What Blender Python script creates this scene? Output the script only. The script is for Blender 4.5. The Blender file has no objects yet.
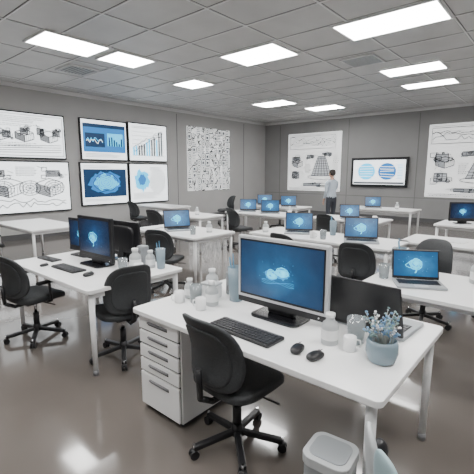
import bpy, bmesh, math, random
from mathutils import Vector, Matrix
R = math.radians
scene = bpy.context.scene

# ------------------------------------------------------------------ materials
def mat(name, col, rough=.5, metal=0, noise=0.0, scale=12, bump=0, emit=0, trans=0, ecol=None, coat=0):
    m = bpy.data.materials.new(name); m.use_nodes = True
    nt = m.node_tree; b = nt.nodes['Principled BSDF']
    b.inputs['Base Color'].default_value = (*col, 1)
    b.inputs['Roughness'].default_value = rough
    b.inputs['Metallic'].default_value = metal
    b.inputs['Transmission Weight'].default_value = trans
    b.inputs['Coat Weight'].default_value = coat
    b.inputs['Coat Roughness'].default_value = .06
    if emit:
        b.inputs['Emission Color'].default_value = (*(ecol or col), 1)
        b.inputs['Emission Strength'].default_value = emit
    if noise or bump:
        tc = nt.nodes.new('ShaderNodeTexCoord'); n = nt.nodes.new('ShaderNodeTexNoise')
        n.inputs['Scale'].default_value = scale; n.inputs['Detail'].default_value = 4
        nt.links.new(tc.outputs['Object'], n.inputs['Vector'])
        if noise:
            r = nt.nodes.new('ShaderNodeValToRGB')
            r.color_ramp.elements[0].position = .3; r.color_ramp.elements[1].position = .7
            r.color_ramp.elements[0].color = (*[c*(1-noise) for c in col], 1)
            r.color_ramp.elements[1].color = (*[min(1, c*(1+noise)) for c in col], 1)
            nt.links.new(n.outputs['Fac'], r.inputs['Fac'])
            nt.links.new(r.outputs['Color'], b.inputs['Base Color'])
        if bump:
            bp = nt.nodes.new('ShaderNodeBump'); bp.inputs['Strength'].default_value = bump
            bp.inputs['Distance'].default_value = .01
            nt.links.new(n.outputs['Fac'], bp.inputs['Height'])
            nt.links.new(bp.outputs['Normal'], b.inputs['Normal'])
    return m

def screen_mat(name, cx, cz, rad, bg, mid, strength=1.0, nscale=9, seed=0.0, sx=1.0):
    """soft blue desktop glow broken up by noise, in object metres"""
    m = bpy.data.materials.new(name); m.use_nodes = True
    nt = m.node_tree; b = nt.nodes['Principled BSDF']
    b.inputs['Base Color'].default_value = (.01, .012, .02, 1); b.inputs['Roughness'].default_value = .25
    tc = nt.nodes.new('ShaderNodeTexCoord')
    mp = nt.nodes.new('ShaderNodeMapping'); mp.inputs['Location'].default_value = (-cx/rad*sx, 0, -cz/rad)
    mp.inputs['Scale'].default_value = (sx/rad, 0, 1/rad)
    nt.links.new(tc.outputs['Object'], mp.inputs['Vector'])
    ln = nt.nodes.new('ShaderNodeVectorMath'); ln.operation = 'LENGTH'
    nt.links.new(mp.outputs['Vector'], ln.inputs[0])
    n = nt.nodes.new('ShaderNodeTexNoise'); n.inputs['Scale'].default_value = nscale; n.inputs['Detail'].default_value = 5
    mp2 = nt.nodes.new('ShaderNodeMapping'); mp2.inputs['Location'].default_value = (seed, 0, seed*2)
    nt.links.new(tc.outputs['Object'], mp2.inputs['Vector']); nt.links.new(mp2.outputs['Vector'], n.inputs['Vector'])
    ma = nt.nodes.new('ShaderNodeMath'); ma.operation = 'MULTIPLY_ADD'; ma.inputs[1].default_value = 1.2
    nt.links.new(n.outputs['Fac'], ma.inputs[0]); nt.links.new(ln.outputs['Value'], ma.inputs[2])
    r = nt.nodes.new('ShaderNodeValToRGB'); e = r.color_ramp.elements
    e[0].position = .15; e[0].color = (*mid, 1); e[1].position = 1.0; e[1].color = (*bg, 1)
    k = e.new(.55); k.color = tuple(.25*a+.75*c for a, c in zip(mid, bg))+(1,)
    mm = nt.nodes.new('ShaderNodeMath'); mm.operation = 'MULTIPLY'; mm.inputs[1].default_value = .33
    nt.links.new(ma.outputs[0], mm.inputs[0]); nt.links.new(mm.outputs[0], r.inputs['Fac'])
    nt.links.new(r.outputs['Color'], b.inputs['Emission Color'])
    b.inputs['Emission Strength'].default_value = strength
    return m

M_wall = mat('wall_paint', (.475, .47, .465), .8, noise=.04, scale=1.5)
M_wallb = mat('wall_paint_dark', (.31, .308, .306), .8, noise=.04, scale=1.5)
M_base = mat('baseboard_grey', (.09, .09, .093), .5)
M_joint = mat('wall_joint', (.18, .18, .18), .7)
M_ceil = mat('ceiling_tile', (.53, .525, .52), .5, noise=.06, scale=2, bump=.1)
M_tbar = mat('ceiling_tbar', (.8, .8, .8), .45)
M_tgap = mat('ceiling_shadow_gap', (.17, .17, .17), .7)
M_floor = mat('polished_floor', (.14, .122, .11), .13, noise=.12, scale=.6, coat=.5)
M_white = mat('white_laminate', (.91, .91, .91), .28, noise=.015, scale=3)
M_whitep = mat('white_powdercoat', (.84, .845, .85), .4)
M_seam = mat('drawer_gap', (.05, .05, .055), .7)
M_foot = mat('grey_foot', (.2, .2, .21), .4)
M_black = mat('black_plastic', (.012, .012, .014), .4)
M_blackg = mat('black_gloss', (.01, .01, .012), .18)
M_fabric = mat('charcoal_fabric', (.034, .037, .040), .6, noise=.25, scale=150, bump=.3)
M_silver = mat('silver_plastic', (.66, .67, .69), .3, .2)
M_grey = mat('grey_plastic', (.3, .32, .335), .4)
M_lgrey = mat('light_grey_plastic', (.47, .49, .50), .4)
M_teal = mat('pale_teal_plastic', (.33, .45, .48), .3)
M_chrome = mat('chrome', (.6, .6, .62), .2, 1)
M_key = mat('key_black', (.03, .03, .034), .5)
M_glass = mat('frosted_glass', (.85, .92, .95), .12, trans=.75)
M_bluegl = mat('blue_tinted_plastic', (.36, .48, .56), .2, trans=.4)
M_pen = mat('pen_blue', (.05, .2, .35), .4)
M_light = mat('light_diffuser', (1, .99, .97), .5, emit=28)
M_paper = mat('emissive_paper', (.84, .85, .85), .6, emit=.9)  # emission put into the poster paper to keep it bright, no lamp behind
M_dispw = mat('display_white', (.5, .52, .54), .3, emit=2.3, ecol=(.86, .9, .92))
M_ink = mat('ink_grey', (.05, .055, .065), .7)
M_ink2 = mat('ink_light', (.2, .22, .25), .7)
M_inkf = mat('ink_pale_fill', (.48, .5, .53), .7, emit=.5)
M_blueA = mat('display_blue', (.03, .12, .3), .3, emit=1.1, ecol=(.02, .22, .60))
M_cyan = mat('display_cyan', (.05, .4, .65), .3, emit=1.7, ecol=(.06, .6, 1.0))
M_navy = mat('display_navy', (.01, .03, .08), .3, emit=.6, ecol=(.01, .06, .16))
M_glow = mat('screen_glow_line', (.02, .2, .3), .3, emit=2.0, ecol=(.10, .75, 1.0))
M_glow2 = mat('screen_dim_line', (.02, .2, .3), .3, emit=1.0, ecol=(.03, .35, .80))
M_scrMain = screen_mat('screen_main', -.02, .27, .12, (.010, .040, .105), (.03, .22, .50), 1.1, 10, 3.0, .8)
M_scrL = screen_mat('screen_left', 0.02, .28, .12, (.003, .010, .035), (.015, .13, .38), 1.0, 12, 7.0)
M_scrLap = screen_mat('screen_laptop', 0.02, .13, .10, (.010, .06, .17), (.04, .32, .70), 1.15, 13, 1.3, .8)
M_skin = mat('skin', (.55, .33, .24), .55)
M_hair = mat('dark_hair', (.03, .022, .018), .6, noise=.3, scale=90)
M_shirt = mat('pale_shirt', (.55, .62, .70), .8, noise=.06, scale=20)
M_trou = mat('dark_trousers', (.05, .055, .07), .8)
M_shoe = mat('shoe', (.02, .018, .016), .4)
M_eye = mat('eye', (.03, .02, .02), .2)
M_leaf = mat('pale_leaf', (.25, .37, .36), .6, noise=.2, scale=40)
M_flower = mat('blue_flower', (.2, .36, .56), .6)
M_twig = mat('twig', (.42, .42, .38), .7)
M_gravel = mat('gravel', (.3, .29, .27), .9, noise=.4, scale=90)

# ------------------------------------------------------------------ mesh builder
class MB:
    def __init__(s): s.bm = bmesh.new(); s.mats = []
    def mi(s, m):
        if m not in s.mats: s.mats.append(m)
        return s.mats.index(m)
    def merge(s, tb, m, smooth=False, M=None):
        i = s.mi(m)
        for f in tb.faces:
            f.material_index = i; f.smooth = smooth and len(f.verts) <= 4
        if M is not None: bmesh.ops.transform(tb, matrix=M, verts=tb.verts)
        me = bpy.data.meshes.new('tmp'); tb.to_mesh(me); s.bm.from_mesh(me)
        bpy.data.meshes.remove(me); tb.free()
    def box(s, c, d, m, bev=0, M=None, seg=2, deform=None):
        tb = bmesh.new(); bmesh.ops.create_cube(tb, size=1)
        bmesh.ops.scale(tb, vec=d, verts=tb.verts)
        if bev: bmesh.ops.bevel(tb, geom=tb.edges[:], offset=bev, segments=seg, affect='EDGES', profile=.5)
        bmesh.ops.translate(tb, vec=c, verts=tb.verts)
        if deform:
            for v in tb.verts: v.co = deform(v.co)
        s.merge(tb, m, False, M)
    def slab(s, c, d, m, rad, M=None):
        tb = bmesh.new(); bmesh.ops.create_cube(tb, size=1)
        bmesh.ops.scale(tb, vec=d, verts=tb.verts)
        ed = [e for e in tb.edges if abs(e.verts[0].co.z-e.verts[1].co.z) > 1e-6]
        bmesh.ops.bevel(tb, geom=ed, offset=rad, segments=5, affect='EDGES', profile=.5)
        ed = [e for e in tb.edges if abs(e.verts[0].co.z-e.verts[1].co.z) < 1e-6]
        bmesh.ops.bevel(tb, geom=ed, offset=min(.004, d[2]*.3), segments=2, affect='EDGES', profile=.5)
        bmesh.ops.translate(tb, vec=c, verts=tb.verts)
        s.merge(tb, m, False, M)
    def cyl(s, p0, p1, r0, r1, m, seg=16, smooth=True):
        p0 = Vector(p0); p1 = Vector(p1); d = p1-p0
        tb = bmesh.new()
        bmesh.ops.create_cone(tb, cap_ends=True, segments=seg, radius1=r0, radius2=r1, depth=d.length)
        Mx = Matrix.Translation((p0+p1)/2) @ d.to_track_quat('Z', 'Y').to_matrix().to_4x4()
        s.merge(tb, m, smooth, Mx)
    def tube(s, pts, r, m, seg=10):
        for a, b in zip(pts[:-1], pts[1:]): s.cyl(a, b, r, r, m, seg)
        for p in pts[1:-1]: s.ball(p, (r, r, r), m, 8)
    def ball(s, c, rr, m, n=12, M=None):
        tb = bmesh.new(); bmesh.ops.create_uvsphere(tb, u_segments=n, v_segments=max(6, n//2), radius=1)
        bmesh.ops.scale(tb, vec=rr, verts=tb.verts); bmesh.ops.translate(tb, vec=c, verts=tb.verts)
        s.merge(tb, m, True, M)
    def lathe(s, prof, m, c=(0, 0, 0), seg=28):
        tb = bmesh.new(); rings = []
        for r, z in prof:
            rings.append([tb.verts.new((c[0]+r*math.cos(2*math.pi*i/seg), c[1]+r*math.sin(2*math.pi*i/seg), c[2]+z)) for i in range(seg)])
        for a, b in zip(rings[:-1], rings[1:]):
            for i in range(seg): tb.faces.new((a[i], a[(i+1) % seg], b[(i+1) % seg], b[i]))
        if prof[0][0] > 1e-4: tb.faces.new(list(reversed(rings[0])))
        if prof[-1][0] > 1e-4: tb.faces.new(rings[-1])
        bmesh.ops.remove_doubles(tb, verts=tb.verts, dist=1e-5)
        s.merge(tb, m, True)
    def pillow(s, c, d, m, k=4, cuts=7, deform=None, M=None):
        tb = bmesh.new(); bmesh.ops.create_cube(tb, size=2)
        bmesh.ops.subdivide_edges(tb, edges=tb.edges[:], cuts=cuts, use_grid_fill=True)
        for v in tb.verts:
            n = sum(abs(a)**k for a in v.co)**(1/k)
            v.co = Vector((v.co.x/n*d[0]/2+c[0], v.co.y/n*d[1]/2+c[1], v.co.z/n*d[2]/2+c[2]))
            if deform: v.co = deform(v.co)
        s.merge(tb, m, True, M)
    def poly(s, pts, m):
        vs = [s.bm.verts.new(p) for p in pts]; f = s.bm.faces.new(vs); f.material_index = s.mi(m)
    def mesh(s, name):
        me = bpy.data.meshes.new(name); s.bm.to_mesh(me); s.bm.free()
        for m in s.mats: me.materials.append(m)
        return me

def put(me, name, loc=(0, 0, 0), rz=0, sc=1):
    o = bpy.data.objects.new(name, me); scene.collection.objects.link(o)
    o.location = loc; o.rotation_euler = (0, 0, R(rz)); o.scale = (sc, sc, sc) if not hasattr(sc, '__len__') else sc
    return o

# ------------------------------------------------------------------ room
XL, XR, YF, YB, H = -10.4, 4.0, -3.0, 14.1, 3.8
def simple(name, c, d, m, bev=0):
    b = MB(); b.box((0, 0, 0), d, m, bev); return put(b.mesh(name), name, c)
simple('floor', ((XL+XR)/2, (YF+YB)/2, -.05), (XR-XL+.4, YB-YF+.4, .1), M_floor)
simple('ceiling', ((XL+XR)/2, (YF+YB)/2, H+.05), (XR-XL+.4, YB-YF+.4, .1), M_ceil)
simple('wall_left', (XL-.1, (YF+YB)/2, H/2), (.2, YB-YF+.4, H), M_wall)
simple('wall_right', (XR+.1, (YF+YB)/2, H/2), (.2, YB-YF+.4, H), M_wall)
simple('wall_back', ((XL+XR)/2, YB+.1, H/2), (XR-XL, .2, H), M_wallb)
simple('wall_front', ((XL+XR)/2, YF-.1, H/2), (XR-XL, .2, H), M_wall)
simple('baseboard_left', (XL+.012, (YF+YB)/2, .07), (.024, YB-YF, .14), M_base)
simple('baseboard_back', ((XL+XR)/2, YB-.012, .07), (XR-XL-.06, .024, .14), M_base)
simple('trim_1', (XL+.03, (YF+YB)/2, H-.05), (.05, YB-YF-.1, .09), M_tbar)
simple('trim_2', ((XL+XR)/2, YB-.03, H-.05), (XR-XL-.12, .05, .09), M_tbar)
b = MB()
for y in (2.8, 9.0, 12.6): b.box((XL+.004, y, 1.9), (.008, .02, 3.5), M_joint)
put(b.mesh('trim_3'), 'trim_3')
b = MB()
for x in (-9.6, -6.5, -4.0, -.8): b.box((x, YB-.004, 1.9), (.02, .008, 3.5), M_joint)
b.box(((XL+XR)/2, YB-.004, .82), (XR-XL-.1, .008, .02), M_joint)
put(b.mesh('trim_4'), 'trim_4')
# ceiling grid
b = MB()
xs = []; x = -1.45-1.2*7
while x < XR: xs.append(x); x += 1.2
ys = []; y = 5.5-.8*10
while y < YB: ys.append(y); y += .8
for x in xs:
    b.box((x, (YF+YB)/2, H-.007), (.022, YB-YF, .012), M_tbar)
    b.box((x, (YF+YB)/2, H-.001), (.045, YB-YF, .004), M_tgap)
for y in ys:
    b.box(((XL+XR)/2, y, H-.006), (XR-XL, .022, .012), M_tbar)
    b.box(((XL+XR)/2, y, H-.001), (XR-XL, .045, .004), M_tgap)
put(b.mesh('ceiling_grid'), 'ceiling_grid')

def light_panel(x0, x1, y0, y1, m=M_light):
    w, d = x1-x0, y1-y0
    b = MB()
    b.box((0, 0, -.018), (w-.06, d-.06, .012), m)
    for sx in (-1, 1):
        b.box((sx*(w/2-.015), 0, -.018), (.03, d, .03), M_whitep)
        b.box((0, sx*(d/2-.015), -.018), (w-.06, .03, .03), M_whitep)
    put(b.mesh('ceiling_light_panel'), 'ceiling_light_panel', ((x0+x1)/2, (y0+y1)/2, H))
for q in [(-2.9, -1.45, 5.5, 6.3), (-5.15, -3.93, 5.5, 6.35), (-7.0, -6.2, 2.83, 3.95), (-7.0, -6.25, 4.1, 4.95),
          (-7.55, -6.75, 6.4, 7.1), (-7.8, -6.6, 9.8, 10.6), (-6.95, -5.8, 11.5, 12.3), (-3.3, -2.1, 8.4, 9.1), (-3.4, -2.2, 10.1, 10.7),
          (-3.85, -2.65, 1.5, 2.3), (-.25, .95, 2.3, 3.1), (-.25, .95, .3, 1.1), (.95, 2.15, 6.3, 7.1), (.95, 2.15, 10.3, 11.1), (-2.65, -1.45, -1.0, -.2), (-5.1, -3.9, .0, .8)]:  # this row: out-of-view panels added to light the foreground
    light_panel(*q)
# ceiling air vents
b = MB()
b.box((0, 0, -.012), (.62, .62, .014), M_tgap)
for i in range(8): b.box((0, -.26+i*.075, -.022), (.6, .03, .012), M_lgrey, M=None)
for s in (-1, 1): b.box((s*.31, 0, -.02), (.02, .64, .025), M_tbar); b.box((0, s*.31, -.02), (.64, .02, .025), M_tbar)
VENT = b.mesh('ceiling_air_vent')
put(VENT, 'ceiling_air_vent', (-3.25, 7.5, H)); put(VENT, 'ceiling_air_vent', (-8.05, 4.3, H))

# ------------------------------------------------------------------ drawings
LWM = 1.3
def stroke(b, p, q, w, m, y):
    dx, dz = q[0]-p[0], q[1]-p[1]; L = math.hypot(dx, dz)
    if L < 1e-6: return
    w *= LWM
    nx, nz = -dz/L*w/2, dx/L*w/2
    b.poly([(p[0]+nx, y, p[1]+nz), (p[0]-nx, y, p[1]-nz), (q[0]-nx, y, q[1]-nz), (q[0]+nx, y, q[1]+nz)], m)
def fill(b, pts, m, y): b.poly([(p[0], y, p[1]) for p in pts], m)
def rect(b, x, z, w, h, m, y): fill(b, [(x, z), (x+w, z), (x+w, z+h), (x, z+h)], m, y)
def rline(b, x, z, w, h, t, m, y):
    for p, q in [((x, z), (x+w, z)), ((x+w, z), (x+w, z+h)), ((x+w, z+h), (x, z+h)), ((x, z+h), (x, z))]: stroke(b, p, q, t, m, y)
def path(b, pts, t, m, y):
    for p, q in zip(pts[:-1], pts[1:]): stroke(b, p, q, t, m, y)
def ell(b, cx, cz, rx, rz_, t, m, y, n=24, a0=0, a1=360, wob=0, rg=random):
    pts = [(cx+rx*(1+wob*rg.uniform(-1, 1))*math.cos(R(a0+(a1-a0)*i/n)), cz+rz_*(1+wob*rg.uniform(-1, 1))*math.sin(R(a0+(a1-a0)*i/n))) for i in range(n+1)]
    if wob and a1-a0 == 360: pts[-1] = pts[0]
    path(b, pts, t, m, y)
def disc(b, cx, cz, rx, rz_, m, y, n=26, wob=0, rg=random):
    fill(b, [(cx+rx*(1+wob*rg.uniform(-1, 1))*math.cos(2*math.pi*i/n), cz+rz_*(1+wob*rg.uniform(-1, 1))*math.sin(2*math.pi*i/n)) for i in range(n)], m, y)
def notes(b, x, z, w, n, t, m, y, rg, dz=.04):
    for i in range(n):
        xx = x
        while xx < x+w*rg.uniform(.6, 1):
            l = rg.uniform(.02, .07); stroke(b, (xx, z-i*dz), (xx+l, z-i*dz), t, m, y); xx += l+.02
def machine(b, cx, cz, sx, sz, y, rg, t=.012):
    """schematic of a mechanical assembly, inside cx+-sx, cz+-sz"""
    rect(b, cx-sx*.6, cz-sz*.5, sx*1.1, sz*.9, M_inkf, y+.001)
    rline(b, cx-sx*.6, cz-sz*.5, sx*1.1, sz*.9, t, M_ink, y)
    for i in range(3):
        ww, hh = rg.uniform(.2, .6)*sx, rg.uniform(.2, .7)*sz
        x0 = cx+rg.uniform(-.8, .8)*sx-ww/2; z0 = cz+rg.uniform(-.6, .6)*sz-hh/2
        rline(b, x0, z0, ww, hh, t, rg.choice([M_ink, M_ink2]), y-.001)
    for i in range(3):
        r0 = rg.uniform(.12, .35)*min(sx, sz); x0 = cx+rg.uniform(-.7, .7)*sx; z0 = cz+rg.uniform(-.6, .6)*sz
        ell(b, x0, z0, r0, r0, t, M_ink, y-.001, 14); ell(b, x0, z0, r0*.5, r0*.5, t*.8, M_ink2, y-.001, 10)
    for i in range(6):
        p = (cx+rg.uniform(-.9, .9)*sx, cz+rg.uniform(-.8, .8)*sz)
        q = (p[0]+rg.uniform(-.5, .5)*sx, p[1]+rg.choice([0, 0, .3, -.3])*sz)
        stroke(b, p, q, t*.8, rg.choice([M_ink, M_ink2]), y-.001)
    for i in range(4):
        z0 = cz-sz*.5+sz*.9*(i+.5)/4; stroke(b, (cx-sx*.6, z0), (cx+sx*.5, z0), t*.6, M_ink2, y-.001)
def house(b, cx, cz, s, y, t=.014):
    """isometric block with ruled faces"""
    A = [(cx-s, cz), (cx, cz-s*.35), (cx+s, cz), (cx, cz+s*.35)]
    up = s*.7; B = [(p[0], p[1]+up) for p in A]
    fill(b, [A[0], A[1], B[1], B[0]], M_inkf, y+.001)
    path(b, [A[0], A[1], A[2]], t, M_ink, y); path(b, B+[B[0]], t, M_ink, y)
    for i in (0, 1, 2): stroke(b, A[i], B[i], t, M_ink, y)
    for k in range(1, 5):
        u = k/5
        stroke(b, (A[0][0], A[0][1]+up*u), (A[1][0], A[1][1]+up*u), t*.6, M_ink2, y)
        stroke(b, (A[1][0]+(A[2][0]-A[1][0])*u, A[1][1]+(A[2][1]-A[1][1])*u), (A[1][0]+(A[2][0]-A[1][0])*u, A[1][1]+(A[2][1]-A[1][1])*u+up), t*.6, M_ink2, y)

def art(b, kind, w, h, y, seed):
    rg = random.Random(seed); x0, z0 = -w/2, -h/2
    if kind == 'tech':
        rline(b, x0+.04, z0+.04, w-.08, h-.08, .01, M_ink, y)
        notes(b, x0+.1, h/2-.1, w*.8, 4, .012, M_ink, y, rg)
        for i in range(3): house(b, x0+w*(.2+.3*i), -h*.08, w*.11, y)
        for i in range(5): machine(b, x0+w*(.1+.2*i), rg.uniform(-.06, .12)*h, w*.08, h*.16, y, rg, .012)
        for i in range(4): stroke(b, (x0+.1, z0+.10+.05*i), (w/2-.1, z0+.14+.06*i), .011, M_ink, y)
        notes(b, x0+.1, z0+.34, w*.8, 3, .01, M_ink, y, rg)
        notes(b, x0+.1, h*.24, w*.8, 2, .01, M_ink2, y, rg)
    elif kind == 'plan':
        house(b, -w*.25, -h*.1, w*.17, y); house(b, w*.24, -h*.12, w*.17, y)
        for i in range(3):
            cx = x0+w*(.2+.3*i); rr = rg.uniform(.13, .2)
            for k in (1, .7, .4): ell(b, cx, -.02*h, rr*1.4*k, rr*k, .012, M_ink, y-.001)
            for k in range(9):
                a = k*40; stroke(b, (cx, -.02*h), (cx+rr*1.5*math.cos(R(a)), -.02*h+rr*1.1*math.sin(R(a))), .009, M_ink2, y-.001)
        machine(b, x0+w*.16, h*.28, w*.13, h*.14, y, rg); machine(b, w*.3, h*.28, w*.16, h*.14, y, rg)
        notes(b, -w*.15, h*.4, w*.28, 6, .012, M_ink, y, rg)
        for k in range(2):
            pts = [(x0+.08+i*(w-.2)/20, z0+.1+.1*k+rg.uniform(0, .14)) for i in range(21)]; path(b, pts, .014, M_ink, y)
    elif kind == 'window':
        rect(b, x0+.04, z0+.2, w-.08, h-.30, M_blueA, y)
        rect(b, x0+.04, h/2-.2, w-.08, .1, M_navy, y-.002)
        rect(b, x0+.1, -.2, w*.42, .38, M_navy, y-.002); rect(b, w*.05, -.16, w*.36, .36, M_cyan, y-.002)
        for i in range(6): rect(b, w*.05+.04+i*.08, -.16, .05, rg.uniform(.08, .3), M_navy, y-.004)
        path(b, [(x0+.13+i*.05, -.12+rg.uniform(0, .22)) for i in range(11)], .012, M_cyan, y-.004)
        path(b, [(x0+.13+i*.05, -.12+rg.uniform(0, .15)) for i in range(11)], .010, M_dispw, y-.005)
        notes(b, x0+.1, z0+.15, w*.8, 3, .014, M_ink, y, rg)
    elif kind == 'bars':
        for i in range(7): stroke(b, (x0+.1, z0+.15+i*.12), (w/2-.1, z0+.15+i*.12), .006, M_ink2, y)
        for i in range(12):
            hh = .25+.05*i*rg.uniform(.5, 1.4); rect(b, x0+.12+i*(w-.26)/12, z0+.15, .06, min(hh, h-.35), rg.choice([M_cyan, M_blueA, M_ink2]), y-.002)
        for k in range(2):
            pts = [(x0+.14+i*(w-.3)/14, z0+.3+.04*i+.1*k+rg.uniform(-.06, .06)) for i in range(15)]; path(b, pts, .014, M_ink, y-.004)
        notes(b, x0+.12, h/2-.08, w*.7, 2, .012, M_ink, y, rg)
    elif kind == 'spray':
        rect(b, x0+.05, z0+.2, w-.1, h-.36, M_navy, y)
        disc(b, 0, .04, w*.36, h*.26, M_blueA, y-.002, 30, .15, rg); disc(b, .0, .04, w*.26, h*.2, M_cyan, y-.004, 26, .25, rg)
        for k in range(5): ell(b, 0, .04, w*.05*(k+1), h*.045*(k+1), .012, M_navy, y-.006, 20, 0, 360, .1, rg)
        notes(b, x0+.08, z0+.14, w*.8, 2, .014, M_ink, y, rg); notes(b, x0+.08, h/2-.07, w*.6, 2, .012, M_ink2, y, rg)
    elif kind == 'map':
        disc(b, -w*.2, .08, w*.2, h*.28, M_cyan, y, 30, .22, rg); disc(b, -w*.2, .1, w*.1, h*.15, M_blueA, y-.002, 20, .2, rg)
        for i in range(7): ell(b, w*.22, .05, w*.03*(i+1), h*.045*(i+1), .010, M_ink, y, 20, 0, 360, .06, rg)
        notes(b, x0+.1, z0+.28, w*.8, 5, .012, M_ink, y, rg); notes(b, w*.02, h/2-.1, w*.35, 3, .012, M_ink, y, rg)
    elif kind == 'icons':
        for i in range(10):
            for j in range(10):
                cx = x0+w*(i+.5)/10; cz = z0+h*(j+.5)/10; s = w/22
                k = rg.randint(0, 4); mm = rg.choice([M_ink, M_ink2])
                if k == 0: ell(b, cx, cz, s, s*1.1, .02, mm, y, 12); ell(b, cx, cz, s*.4, s*.5, .02, M_ink, y, 8)
                elif k == 1: rline(b, cx-s, cz-s, 2*s, 2*s, .018, mm, y); rect(b, cx-s*.6, cz-s*.6, s, s, M_ink2, y+.001)
                elif k < 4: path(b, [(cx+rg.uniform(-1.2, 1.2)*s, cz+rg.uniform(-1.3, 1.3)*s) for _ in range(8)], .018, M_ink, y)
                else:
                    for q in range(4): stroke(b, (cx-s, cz-s+q*s*.6), (cx+s*rg.uniform(.2, 1), cz-s+q*s*.6), .02, mm, y)
    elif kind in ('tower', 'tower2'):
        cx = w*(.16 if kind == 'tower' else .12); bw = w*.19; hh = h*.34; zb = -h*.24
        fill(b, [(cx-bw, zb), (cx+bw, zb), (cx+bw*.35, zb+hh), (cx-bw*.35, zb+hh)], M_inkf, y+.001)
        for k in range(9):
            t = k/8; ww = bw*(1-.65*t); stroke(b, (cx-ww, zb+hh*t), (cx+ww, zb+hh*t), .015, M_ink2, y)
        for k in range(7):
            u = -1+k/3; stroke(b, (cx+bw*u, zb), (cx+bw*.35*u, zb+hh), .016, M_ink, y-.001)
        ell(b, cx, zb-.05, bw*1.3, .09, .016, M_ink, y)
        rline(b, x0+.1, h/2-.62, w*.86, .5, .014, M_ink, y)
        for k in range(3):
            pts = [(x0+.12+i*(w*.84)/22, h/2-.55+.1*k+rg.uniform(0, .22)) for i in range(23)]; path(b, pts, .016, M_ink if k else M_ink2, y)
        notes(b, x0+.1, h/2-.07, w*.85, 1, .014, M_ink2, y, rg)
        machine(b, x0+w*.17, .1, w*.13, h*.12, y, rg, .018); machine(b, x0+w*.17, -h*.22, w*.13, h*.13, y, rg, .018)
        house(b, x0+w*.2, -.06*h, w*.1, y-.002, .018)
        notes(b, w*.36, .25, w*.1, 9, .018, M_ink, y, rg, .07)
        machine(b, -w*.05, .22, w*.12, .14, y, rg, .016); machine(b, w*.28, .3, w*.12, .12, y, rg, .016)
        notes(b, -w*.15, -.1, w*.12, 6, .016, M_ink, y, rg, .06)
        machine(b, w*.0, z0+.25, w*.3, .12, y, rg, .016)
        notes(b, x0+.1, z0+.1, w*.85, 2, .016, M_ink, y, rg, .05)
    elif kind == 'globe':
        rect(b, x0, z0, w, h, M_dispw, y+.001)
        rect(b, x0+.02, z0+.02, w-.04, .07, M_ink2, y)
        for k in (-1, 1):
            disc(b, k*w*.2-.06, .03, w*.17, h*.34, M_cyan if k < 0 else M_blueA, y, 26)
            for j in range(-2, 3): stroke(b, (k*w*.2-.06-w*.13, .03+j*h*.1), (k*w*.2-.06+w*.13, .03+j*h*.1+rg.uniform(-.03, .03)), .014, M_dispw, y-.002)
        for i in range(6): stroke(b, (w*.36, -.2+.09*i), (w*.46, -.2+.09*i), .022, M_cyan, y-.002)

def display(name, w, h, kind, seed, loc, rz, bg=M_dispw, bez=.035, dep=.07):
    b = MB()
    b.box((0, -dep/2, 0), (w, dep, h), M_black, .008)
    b.box((0, -dep-.001, 0), (w-2*bez, .004, h-2*bez), bg)
    art(b, kind, w-2*bez, h-2*bez, -dep-.010, seed)
    put(b.mesh(name), name, loc, rz)
def lw(y0, y1, z0, z1, kind, seed):
    display('wall_mounted_display', y1-y0, z1-z0, kind, seed, (XL+.001, (y0+y1)/2, (z0+z1)/2), 90)
lw(3.0, 5.05, 2.02, 3.15, 'tech', 4); lw(3.0, 5.1, .66, 1.97, 'plan', 5)
lw(5.47, 6.96, 2.02, 3.17, 'window', 6); lw(7.0, 8.5, 2.02, 3.2, 'bars', 7)
lw(5.4, 6.94, .74, 1.97, 'spray', 8); lw(6.98, 8.5, .72, 1.97, 'map', 9)
display('wall_mounted_television', 2.05, 1.05, 'globe', 3, (-5.27, YB-.001, 1.69), 0, M_dispw, .09, .09)
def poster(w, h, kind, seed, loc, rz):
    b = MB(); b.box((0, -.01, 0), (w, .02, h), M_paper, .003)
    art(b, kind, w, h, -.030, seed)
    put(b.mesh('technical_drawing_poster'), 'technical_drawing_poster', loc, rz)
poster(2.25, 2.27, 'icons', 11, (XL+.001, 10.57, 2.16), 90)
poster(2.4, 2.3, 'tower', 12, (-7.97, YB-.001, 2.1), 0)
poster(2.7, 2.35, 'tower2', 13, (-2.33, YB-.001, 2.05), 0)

# ------------------------------------------------------------------ desks
def desk_mesh(w, d, cabinet=False):
    b = MB(); t = .032
    b.slab((0, 0, .75-t/2), (w, d, t), M_white, .035)
    for sx in (-1, 1):
        for sy in (-1, 1):
            if cabinet and sx < 0 and sy < 0: continue
            x, y = sx*(w/2-.06), sy*(d/2-.06)
            b.cyl((x, y, .04), (x, y, .718), .02, .025, M_whitep, 18)
            b.cyl((x, y, 0), (x, y, .045), .023, .023, M_foot, 16)
        if not (cabinet and sx < 0): b.box((sx*(w/2-.06), 0, .69), (.03, d-.16, .05), M_whitep, .004)
    for sy in (-1, 1):
        if cabinet and sy < 0: b.box((.25, sy*(d/2-.09), .69), (w-.65, .025, .05), M_whitep, .004)
        else: b.box((0, sy*(d/2-.09), .69), (w-.15, .025, .05), M_whitep, .004)
    return b.mesh('office_desk')
def desk(x0, x1, y0, y1, cab=False):
    return put(desk_mesh(x1-x0, y1-y0, cab), 'office_desk', ((x0+x1)/2, (y0+y1)/2, 0))
T = .75
desk(-2.21, -.48, 1.46, 2.5, True)
desk(-4.4, -2.78, 1.45, 2.45)
desk(-5.5, -3.95, 3.7, 4.6)
desk(-3.75, -1.56, 4.67, 5.5)
desk(-1.27, .5, 3.0, 3.9)
desk(-1.7, .2, 5.4, 6.2)
desk(-7.4, -5.7, 5.5, 6.3)
desk(-6.3, -4.5, 6.9, 7.7)
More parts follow.
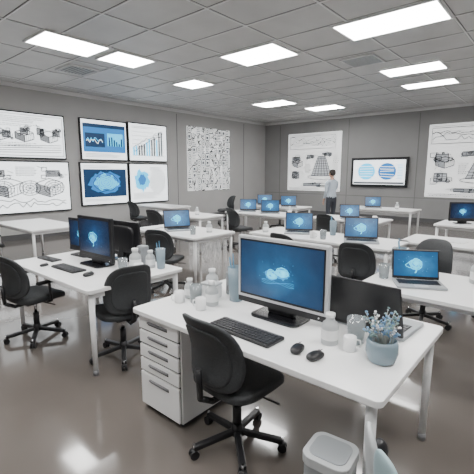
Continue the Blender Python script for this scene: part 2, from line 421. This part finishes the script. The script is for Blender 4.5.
desk(-4.1, -2.6, 7.1, 7.9)
desk(-7.1, -5.3, 8.6, 9.4)
desk(-4.7, -2.8, 9.8, 10.6)
desk(-1.8, -.1, 7.6, 8.5)
desk(-8.2, -6.5, 2.5, 3.4)
desk(-9.6, -8.0, 6.6, 7.4)

# drawer cabinet
b = MB()
b.box((0, 0, .372), (.42, .5, .684), M_white, .006)
b.box((0, 0, .015), (.38, .46, .03), M_seam)
zt = .704; hs = [.1, .1, .1, .1, .255]
b.box((0, -.2525, .372), (.4, .005, .66), M_seam)
for i, hh in enumerate(hs):
    b.box((0, -.262, zt-hh/2), (.405, .018, hh-.012), M_white, .004)
    hz = zt-.03 if i < 4 else zt-.04
    b.box((0.0, -.277, hz-.005), (.2, .014, .012), M_foot, .003)
    b.box((0.0, -.2715, hz-.018), (.2, .002, .012), M_seam)
    zt -= hh+.003
put(b.mesh('drawer_cabinet'), 'drawer_cabinet', (-1.97, 1.765, 0))

# ------------------------------------------------------------------ chair
def chair_mesh(arms=False):
    b = MB()
    for i in range(5):
        a = R(90+72*i+15); c, s = math.cos(a), math.sin(a)
        b.box((.15, 0, 0), (.27, .042, .032), M_black, .008,
              M=Matrix.Translation((0, 0, .1)) @ Matrix.Rotation(a, 4, 'Z') @ Matrix.Rotation(R(7), 4, 'Y'))
        px, py = .28*c, .28*s
        b.cyl((px, py, .05), (px, py, .09), .008, .008, M_chrome, 8)
        for k in (-1, 1):
            ox, oy = -s*.014*k, c*.014*k
            b.cyl((px+ox-s*.009, py+oy+c*.009, .027), (px+ox+s*.009, py+oy-c*.009, .027), .027, .027, M_black, 16)
        b.ball((px, py, .045), (.024, .024, .014), M_black, 10)
    b.cyl((0, 0, .08), (0, 0, .15), .045, .03, M_black)
    b.cyl((0, 0, .13), (0, 0, .27), .028, .028, M_black)
    b.cyl((0, 0, .27), (0, 0, .40), .016, .016, M_chrome)
    b.box((0, 0, .395), (.2, .26, .03), M_black, .008)
    def seat(v):
        z = v.z + .25*(v.x*v.x) * .8 - (.6*max(0, v.y-.1)**2*2 if v.y > .1 else 0)
        return Vector((v.x*(1-.12*(v.y+.1)), v.y, z))
    b.pillow((0, .02, .445), (.48, .46, .085), M_fabric, 4, 9, seat)
    def back(v):
        z = v.z; t = (z-.50)/.42
        y = v.y + 1.1*v.x*v.x - .10*t + .06*math.sin(max(0, min(1, t))*math.pi)
        return Vector((v.x*(1-.16*max(0, t)**2), y, z))
    b.pillow((0, -.23, .70), (.44, .055, .44), M_fabric, 3.6, 9, back)
    b.pillow((0, -.258, .69), (.34, .03, .34), M_fabric, 3.6, 7, back)
    b.tube([(0, -.02, .39), (0, -.2, .385), (0, -.29, .44), (0, -.30, .62)], .018, M_black)
    b.cyl((.05, .0, .40), (.3, .03, .395), .006, .006, M_black, 8)
    if arms:
        for k in (-1, 1):
            b.tube([(k*.2, .02, .41), (k*.27, .02, .44), (k*.28, .0, .62)], .013, M_black)
            b.box((k*.28, .0, .635), (.06, .24, .03), M_black, .012)
    return b.mesh('office_chair')
CH = chair_mesh(False); CHA = chair_mesh(True)
def chair(x, y, rz, arms=False): put(CHA if arms else CH, 'office_chair', (x, y, 0), rz)
chair(-1.40, 1.64, -4)
chair(-4.0, 1.52, 8, True)
chair(-2.96, 1.86, 78)
chair(-1.76, 4.28, 8)
chair(-2.7, 4.3, -6)
chair(-1.1, 4.5, 175)
chair(-4.3, 3.45, 25)
chair(-5.2, 3.42, -10)
chair(-6.6, 5.2, 10)
chair(-5.5, 6.55, -15); chair(-3.4, 6.75, 0)
chair(-8.6, 9.5, 160); chair(-6.6, 9.75, 180)
chair(-.6, 7.2, 0); chair(-.4, 5.05, 0)
chair(-7.4, 2.1, 10, True); chair(-8.9, 6.3, 0)

# ------------------------------------------------------------------ computers
def glyph(b, cx, cz, s, y, seed, fig=False):
    """bright blue scan picture"""
    rg = random.Random(seed)
    if fig:
        # crouched glowing scan: two joined lobes of tangled contour lines
        disc(b, cx-s*.55, cz-s*.15, s*.62, s*.42, M_glow2, y-.0003, 26, .16, rg)
        disc(b, cx+s*.45, cz+s*.1, s*.6, s*.5, M_glow2, y-.0004, 26, .16, rg)
        for k in range(6):
            ell(b, cx+s*.45+rg.uniform(-.12, .12)*s, cz+s*.12+rg.uniform(-.1, .1)*s, s*rg.uniform(.15, .6), s*rg.uniform(.12, .5), .0026, M_glow, y-.0008, 22, 0, 360, .12, rg)
            ell(b, cx-s*.55+rg.uniform(-.12, .12)*s, cz-s*.15+rg.uniform(-.08, .08)*s, s*rg.uniform(.15, .6), s*rg.uniform(.1, .4), .0026, M_glow, y-.0008, 22, 0, 360, .12, rg)
        disc(b, cx+s*.5, cz+s*.15, s*.22, s*.2, M_glow, y-.0006, 16, .25, rg)
        disc(b, cx-s*.4, cz-s*.15, s*.2, s*.12, M_glow, y-.0006, 16, .3, rg)
        for k in range(4):
            path(b, [(cx+s*(-1.5+.3*i), cz-s*(.62+.07*k)+s*.08*math.sin(i*.9+k)) for i in range(11)], .002, M_glow2, y)
    else:
        disc(b, cx, cz, s*.7, s*.55, M_glow2, y-.0003, 24, .15, rg)
        for k in range(5):
            ell(b, cx+rg.uniform(-.2, .2)*s, cz+rg.uniform(-.15, .15)*s, s*rg.uniform(.25, .8), s*rg.uniform(.2, .6), .003, M_glow, y-.0007, 22, 0, 360, .14, rg)
        disc(b, cx+s*.05, cz+s*.05, s*.28, s*.2, M_glow, y-.0006, 16, .3, rg)
        path(b, [(cx, cz-s*.4), (cx+s*.1, cz-s*.8), (cx-s*.05, cz-s*1.0)], .006, M_glow, y-.0008)
    for k in range(14): disc(b, cx+rg.uniform(-1.8, 1.8)*s, cz+rg.uniform(-.9, .9)*s, .0025, .0025, M_glow2, y-.0004, 6)

def monitor_mesh(w, h, scr, bez_mat, z0=.05, fig=False, seed=1):
    b = MB(); zc = z0+h/2; bz = .022
    b.box((0, 0, zc), (w, .035, h), bez_mat, .008)
    b.pillow((0, .03, zc), (w*.75, .05, h*.75), M_black, 5, 5)
    b.box((0, -.0185, zc+.018), (w-2*bz, .004, h-2*bz-.036), M_black)
    b.box((0, -.0215, zc+.02), (w-2*bz-.02, .003, h-2*bz-.06), scr)
    glyph(b, -.01, zc+.01, .082 if fig else .09, -.0236, seed, fig)
    b.box((0, -.0185, z0+.021), (w-.012, .003, .036), M_black)
    b.cyl((w*.42, -.020, z0+.022), (w*.42, -.023, z0+.022), .005, .005, M_silver, 12)
    b.box((0, .045, z0+.05), (.09, .022, .17), M_black, .008)
    b.slab((0, .0, .008), (.36, .22, .015), M_blackg, .05)
    b.box((0, .018, .045), (.2, .05, .06), M_black, .015)
    return b.mesh('computer_monitor')
MM = monitor_mesh(.68, .46, M_scrMain, M_silver, .05, True, 4); ML = monitor_mesh(.6, .44, M_scrL, M_black, .05, False, 9)
put(MM, 'computer_monitor', (-1.325, 1.98, T), 0)
put(ML, 'computer_monitor', (-3.56, 1.98, T), 2); put(ML, 'computer_monitor', (-4.09, 2.12, T), 4, .85)
put(ML, 'computer_monitor', (-3.56, 2.3, T), 186, .85)
put(ML, 'computer_monitor', (-1.42, 8.05, T), 30, .8)

def laptop_mesh():
    b = MB()
    b.slab((0, 0, .009), (.36, .25, .016), M_grey, .012)
    b.box((0, .02, .0178), (.31, .12, .002), M_key)
    for r in range(5):
        for c in range(13):
            b.box((-.143+c*.0238, -.03+r*.0235+.005, .0195), (.019, .018, .003), M_black)
    b.box((0, -.085, .0176), (.1, .06, .0015), M_lgrey)
    Mx = Matrix.Translation((0, .12, .016)) @ Matrix.Rotation(R(-16), 4, 'X')
    b.box((0, .0, .122), (.36, .012, .24), M_black, .005, M=Mx)
    b.box((0, -.0065, .125), (.335, .002, .205), M_scrLap, M=Mx)
    g = MB(); glyph(g, 0, .125, .075, -.0085, 5, False)
    bmesh.ops.transform(g.bm, matrix=Mx, verts=g.bm.verts)
    remap = [b.mi(m) for m in g.mats]
    for f in g.bm.faces: f.material_index = remap[f.material_index]
    me = bpy.data.meshes.new('t'); g.bm.to_mesh(me); b.bm.from_mesh(me); g.bm.free()
    b.cyl((-.14, .12, .016), (.14, .12, .016), .008, .008, M_black, 10)
    return b.mesh('laptop')
LP = laptop_mesh()
def laptop(x, y, rz, sc=1.0, z=T): put(LP, 'laptop', (x, y, z), rz, sc)
laptop(-.86, 3.33, 28, 1.05)
laptop(-.82, 2.28, 176, 1.3)
laptop(-2.05, 4.98, 25, 1.25)
laptop(-3.1, 5.1, 30, 1.2)
laptop(-4.75, 4.12, 62, 1.25)
laptop(-5.15, 7.2, 35, 1.2); laptop(-5.85, 7.25, 35, 1.15)
laptop(-5.75, 8.9, 35, 1.2); laptop(-6.6, 8.95, 35, 1.2)
laptop(-3.3, 7.4, 30, 1.1)
laptop(-3.9, 10.15, 25, 1.15)

b = MB()
b.slab((0, 0, .009), (.46, .16, .018), M_black, .012)
for r in range(5):
    for c in range(18):
        b.box((-.213+c*.025, -.055+r*.026, .0205), (.021, .021, .007), M_key, .002)
b.box((0, .068, .0185), (.4, .01, .002), M_foot)
KB = b.mesh('keyboard')
put(KB, 'keyboard', (-1.345, 1.645, T), -2); put(KB, 'keyboard', (-3.60, 1.70, T), 2, .9); put(KB, 'keyboard', (-4.17, 1.77, T), 4, .7)
b = MB()
b.pillow((0, 0, .017), (.062, .108, .036), M_black, 2.6, 7, lambda v: Vector((v.x*(1-.8*v.y), v.y, max(0, v.z-.9*v.y*v.y*1.2))))
b.cyl((-.003, .026, .034), (.003, .026, .034), .008, .008, M_foot, 12)
b.box((0, .03, .0335), (.0015, .045, .004), M_seam)
MS = b.mesh('computer_mouse')
put(MS, 'computer_mouse', (-.985, 1.64, T), 10); put(MS, 'computer_mouse', (-.875, 1.63, T), -12); put(MS, 'computer_mouse', (-3.22, 1.70, T), 10)
put(MS, 'computer_mouse', (-3.9, 1.6, T), 5, .8)

# ------------------------------------------------------------------ tabletop things
b = MB()
b.lathe([(.001, 0), (.043, 0), (.046, .006), (.046, .10), (.04, .118), (.025, .13), (.022, .15), (.0225, .17), (.001, .172)], M_lgrey)
b.lathe([(.024, .15), (.026, .152), (.026, .172), (.001, .176)], M_whitep)
b.lathe([(.0465, .03), (.0468, .031), (.0468, .085), (.0465, .086)], M_whitep)
BOT = b.mesh('plastic_bottle')
b = MB()
b.lathe([(.036, .0), (.04, .003), (.046, .13), (.043, .13), (.037, .008), (.001, .008)], M_glass)
TUM = b.mesh('drinking_tumbler')
b = MB()
b.lathe([(.001, 0), (.04, 0), (.042, .004), (.042, .095), (.038, .095), (.037, .01), (.001, .01)], M_whitep)
b.tube([(.04, 0, .075), (.066, 0, .07), (.07, 0, .045), (.062, 0, .025), (.04, 0, .022)], .005, M_whitep, 8)
MUG = b.mesh('coffee_mug')
b = MB()
b.lathe([(.035, 0), (.042, .004), (.052, .22), (.049, .22), (.039, .012), (.001, .012)], M_bluegl)
rg = random.Random(5)
for i in range(7):
    a = rg.uniform(0, 6.28); r0 = rg.uniform(0, .02)
    b.cyl((r0*math.cos(a), r0*math.sin(a), .015), (.04*math.cos(a), .04*math.sin(a), rg.uniform(.2, .3)), .004, .004, rg.choice([M_pen, M_white, M_teal]), 8)
VAS = b.mesh('pencil_glass')
b = MB()
b.box((0, 0, .05), (.13, .1, .1), M_whitep, .012); b.box((0, 0, .107), (.135, .105, .016), M_lgrey, .006)
JAR = b.mesh('storage_box')
b = MB()
b.box((0, 0, .09), (.085, .08, .18), M_grey, .012)
b.cyl((0, -.041, .055), (0, -.046, .055), .03, .03, M_foot, 20); b.cyl((0, -.041, .128), (0, -.045, .128), .018, .018, M_foot, 16)
SPK = b.mesh('desktop_speaker')
put(JAR, 'storage_box', (-1.95, 1.99, T), 10)
put(BOT, 'plastic_bottle', (-1.83, 1.87, T)); put(TUM, 'drinking_tumbler', (-1.95, 1.83, T)); put(MUG, 'coffee_mug', (-1.82, 1.75, T), 200, .85)
put(BOT, 'plastic_bottle', (-2.07, 1.88, T), 0, .85); put(VAS, 'pencil_glass', (-1.76, 2.05, T), 0, 1.15); put(SPK, 'desktop_speaker', (-1.88, 2.15, T), 15)
put(MUG, 'coffee_mug', (-2.05, 1.76, T), 250, .85); put(BOT, 'plastic_bottle', (-2.05, 2.1, T), 0, 1.05)
put(BOT, 'plastic_bottle', (-.905, 1.84, T), 0, 1.0); put(TUM, 'drinking_tumbler', (-.80, 1.94, T), 0, 1.1); put(MUG, 'coffee_mug', (-.785, 1.83, T), 30, .8)
put(BOT, 'plastic_bottle', (-3.1, 2.12, T), 0, 1.2); put(TUM, 'drinking_tumbler', (-3.1, 1.98, T)); put(MUG, 'coffee_mug', (-2.95, 2.05, T), 30)
put(VAS, 'pencil_glass', (-2.94, 2.3, T), 0, .9); put(BOT, 'plastic_bottle', (-3.05, 2.26, T)); put(SPK, 'desktop_speaker', (-3.2, 2.28, T), 10, 1.1)
put(VAS, 'pencil_glass', (-1.09, 3.6, T), 0, 1.1); put(BOT, 'plastic_bottle', (-.98, 3.72, T), 0, 1.2); put(TUM, 'drinking_tumbler', (-1.16, 3.36, T)); put(SPK, 'desktop_speaker', (-1.18, 3.76, T), 10, 1.2)
put(BOT, 'plastic_bottle', (-.5, 3.7, T), 0, 1.2)
put(TUM, 'drinking_tumbler', (-2.55, 4.85, T)); put(MUG, 'coffee_mug', (-2.7, 4.82, T)); put(BOT, 'plastic_bottle', (-3.55, 4.85, T)); put(VAS, 'pencil_glass', (-2.6, 5.25, T))
put(BOT, 'plastic_bottle', (-4.2, 4.25, T)); put(TUM, 'drinking_tumbler', (-4.25, 3.95, T)); put(MUG, 'coffee_mug', (-5.25, 4.3, T))
put(BOT, 'plastic_bottle', (-4.75, 7.4, T)); put(BOT, 'plastic_bottle', (-3.3, 10.2, T)); put(MUG, 'coffee_mug', (-2.8, 7.4, T))
put(BOT, 'plastic_bottle', (-6.2, 5.9, T))
b = MB(); b.box((0, 0, .004), (.21, .297, .008), M_white); b.box((.015, .01, .010), (.21, .297, .003), M_whitep, M=Matrix.Rotation(R(8), 4, 'Z'))
PAP = b.mesh('paper_stack')
put(PAP, 'paper_stack', (-5.25, 3.95, T), 5); put(PAP, 'paper_stack', (-1.1, 5.8, T), 80)

# plant
b = MB()
b.lathe([(.001, 0), (.055, 0), (.066, .01), (.078, .05), (.076, .095), (.068, .115), (.064, .115), (.07, .09), (.001, .088)], M_bluegl)
b.lathe([(.001, .01), (.055, .012), (.068, .05), (.066, .085), (.001, .09)], M_gravel)
rg = random.Random(21)
for i in range(46):
    a = rg.uniform(0, 6.28); r0 = rg.uniform(0, .05); sp = rg.uniform(.03, .09); hh = rg.uniform(.06, .16)
    p0 = Vector((r0*math.cos(a), r0*math.sin(a), .085)); p2 = Vector((sp*math.cos(a), sp*math.sin(a), .09+hh)); p1 = (p0+p2)/2+Vector((0, 0, .02))
    b.tube([p0, p1, p2], .0015, M_twig, 5)
    m = rg.choice([M_leaf, M_leaf, M_flower, M_flower, M_white])
    for k in range(6):
        p = p1.lerp(p2, k/5)+Vector((rg.uniform(-.012, .012), rg.uniform(-.012, .012), rg.uniform(-.006, .006)))
        Mx = Matrix.Translation(p) @ Matrix.Rotation(rg.uniform(0, 6.28), 4, 'Z') @ Matrix.Rotation(rg.uniform(-1, 1), 4, 'X')
        b.ball((0, 0, 0), (.009, .0035, .006), m, 6, Mx)
put(b.mesh('potted_plant'), 'potted_plant', (-.615, 1.82, T))

# waste bin
b = MB()
b.slab((0, 0, .235), (.2, .19, .47), M_grey, .05)
b.slab((0, 0, .455), (.21, .2, .045), M_lgrey, .05)
b.slab((0, 0, .479), (.165, .15, .006), M_grey, .04)
put(b.mesh('waste_bin'), 'waste_bin', (-.665, 1.41, 0), 5)
# light grey chair with a split moulded back, beside the desk corner
b = MB()
def shell(v): return Vector((v.x, v.y+1.2*v.x*v.x-.05*(v.z-.45)/.42, v.z))
b.pillow((.078, -.19, .64), (.145, .035, .42), M_teal, 3.2, 9, shell)
b.pillow((-.08, -.185, .63), (.15, .04, .40), M_lgrey, 3.2, 9, shell)
b.tube([(0, 0, .40), (0, -.19, .42), (0, -.22, .6)], .016, M_foot)
b.ball((-.185, -.14, .66), (.03, .03, .045), M_black, 14)
b.tube([(-.185, -.14, .63), (-.18, -.08, .42), (-.1, 0, .4)], .011, M_foot)
b.pillow((0, .03, .43), (.4, .4, .06), M_lgrey, 4, 8, lambda v: Vector((v.x, v.y, v.z+.5*v.x*v.x)))
for sx in (-1, 1):
    for sy in (-1, 1): b.cyl((sx*.12, sy*.12+.02, .41), (sx*.17, sy*.16+.02, 0), .014, .012, M_foot, 12)
put(b.mesh('split_back_chair'), 'split_back_chair', (-.20, 1.26, 0), -50)

# ------------------------------------------------------------------ person
def skin(verts, edges, radii, sub=2, root=0):
    me = bpy.data.meshes.new('sk'); me.from_pydata([tuple(v) for v in verts], edges, [])
    o = bpy.data.objects.new('sk', me); scene.collection.objects.link(o)
    o.modifiers.new('s', 'SKIN')
    for i, r in enumerate(radii):
        rr = r if hasattr(r, '__len__') else (r, r)
        me.skin_vertices[0].data[i].radius = rr; me.skin_vertices[0].data[i].use_root = (i == root)
    sb = o.modifiers.new('u', 'SUBSURF'); sb.levels = sub; sb.render_levels = sub
    bpy.context.view_layer.update()
    dg = bpy.context.evaluated_depsgraph_get()
    out = bpy.data.meshes.new_from_object(o.evaluated_get(dg))
    bpy.data.objects.remove(o); return out
V = [(0, 0, .95), (0, 0, 1.1), (0, .01, 1.28), (0, .01, 1.42), (0, .0, 1.5), (0, -.01, 1.56),
     (.1, .01, 1.41), (.185, .01, 1.39), (.225, .03, 1.12), (.22, -.06, .90), (.215, -.09, .83),
     (-.1, .01, 1.41), (-.185, .0, 1.39), (-.25, -.10, 1.18), (-.17, -.32, 1.24), (-.155, -.39, 1.26),
     (.09, 0, .88), (.1, -.01, .5), (.1, .03, .09), (.115, -.13, .035),
     (-.09, 0, .88), (-.11, -.03, .5), (-.12, .02, .09), (-.14, -.14, .035)]
E = [(0, 1), (1, 2), (2, 3), (3, 4), (4, 5), (3, 6), (6, 7), (7, 8), (8, 9), (9, 10), (3, 11), (11, 12), (12, 13), (13, 14), (14, 15),
     (0, 16), (16, 17), (17, 18), (18, 19), (0, 20), (20, 21), (21, 22), (22, 23)]
Rd = [(.15, .11), (.135, .10), (.16, .11), (.12, .085), .055, .05, .07, .06, .044, .03, (.035, .02), .07, .06, .044, .03, (.035, .02),
      .095, .065, .045, (.04, .03), .095, .065, .045, (.04, .03)]
body = skin(V, E, Rd)
b = MB(); bmt = bmesh.new(); bmt.from_mesh(body)
ids = [b.mi(m) for m in (M_shirt, M_trou, M_skin, M_shoe)]
for f in bmt.faces:
    c = f.calc_center_median(); f.smooth = True
    if c.z < .1: k = 3
    elif c.z < .96 and abs(c.x) < .195: k = 1
    elif c.z > 1.47 and abs(c.x) < .09: k = 2
    elif (c.x > .17 and c.z < .92) or c.y < -.30: k = 2
    else: k = 0
    f.material_index = ids[k]
t = bpy.data.meshes.new('t'); bmt.to_mesh(t); b.bm.from_mesh(t); bmt.free()
def addskin(pts, edges, rad):
    me = skin(pts, edges, rad, 1)
    n0 = len(b.bm.faces); b.bm.from_mesh(me); b.bm.faces.ensure_lookup_table()
    for f in b.bm.faces[n0:]: f.material_index = ids[2]; f.smooth = True
def hand(o, d, up, side):
    d = Vector(d).normalized(); side = Vector(side).normalized(); up = Vector(up).normalized()
    for k, L in ((-1.5, .062), (-.5, .075), (.5, .07), (1.5, .055)):
        p = Vector(o)+side*k*.017
        addskin([p, p+d*.03, p+d*(.03+L*.5)-up*.006, p+d*(.03+L)-up*.02], [(0, 1), (1, 2), (2, 3)], [.009, .0085, .008, .007])
    p = Vector(o)-d*.01
    addskin([p, p-side*.035+d*.02, p-side*.045+d*.055], [(0, 1), (1, 2)], [.011, .009, .008])
hand((.215, -.09, .82), (0, -.2, -1), (0, -1, .2), (0, 1, 0))
hand((-.155, -.40, 1.262), (0, -1, .2), (0, 0, 1), (-1, 0, 0))
def hd(v):
    z = (v.z-1.645)/.12
    return Vector((v.x*(1-.16*max(0, -z)), v.y*(1-.1*max(0, -z))-(.012 if z < -.3 else 0), v.z))
b.pillow((0, -.01, 1.645), (.155, .195, .235), M_skin, 2.3, 8, hd)
b.pillow((0, .012, 1.675), (.172, .20, .20), M_hair, 2.3, 8, lambda v: Vector((v.x, max(v.y, -.078 + .05*max(0, 1.70-v.z)*12), v.z)))
b.pillow((0, -.115, 1.635), (.026, .04, .045), M_skin, 2.2, 4)
for k in (-1, 1):
    b.ball((k*.032, -.097, 1.655), (.013, .008, .007), M_white, 8); b.ball((k*.032, -.104, 1.655), (.005, .003, .005), M_eye, 8)
    b.ball((k*.08, -.0, 1.64), (.01, .02, .03), M_skin, 8)
    b.box((k*.032, -.1, 1.672), (.03, .006, .005), M_hair)
b.ball((0, -.1, 1.59), (.024, .008, .006), mat('lips', (.4, .15, .13), .5), 8)
put(b.mesh('person'), 'person', (-5.35, 10.6, 0), -115)

# ------------------------------------------------------------------ world + camera
w = bpy.data.worlds.new('world'); scene.world = w; w.use_nodes = True
w.node_tree.nodes['Background'].inputs[0].default_value = (.5, .5, .52, 1)
w.node_tree.nodes['Background'].inputs[1].default_value = .3
cam = bpy.data.cameras.new('camera'); co = bpy.data.objects.new('camera', cam); scene.collection.objects.link(co)
co.location = (0, 0, 1.67); co.rotation_euler = (R(90-9.46), 0, R(40.5))
cam.sensor_width = 36; cam.lens = 385/474*36; cam.clip_start = .05
scene.camera = co
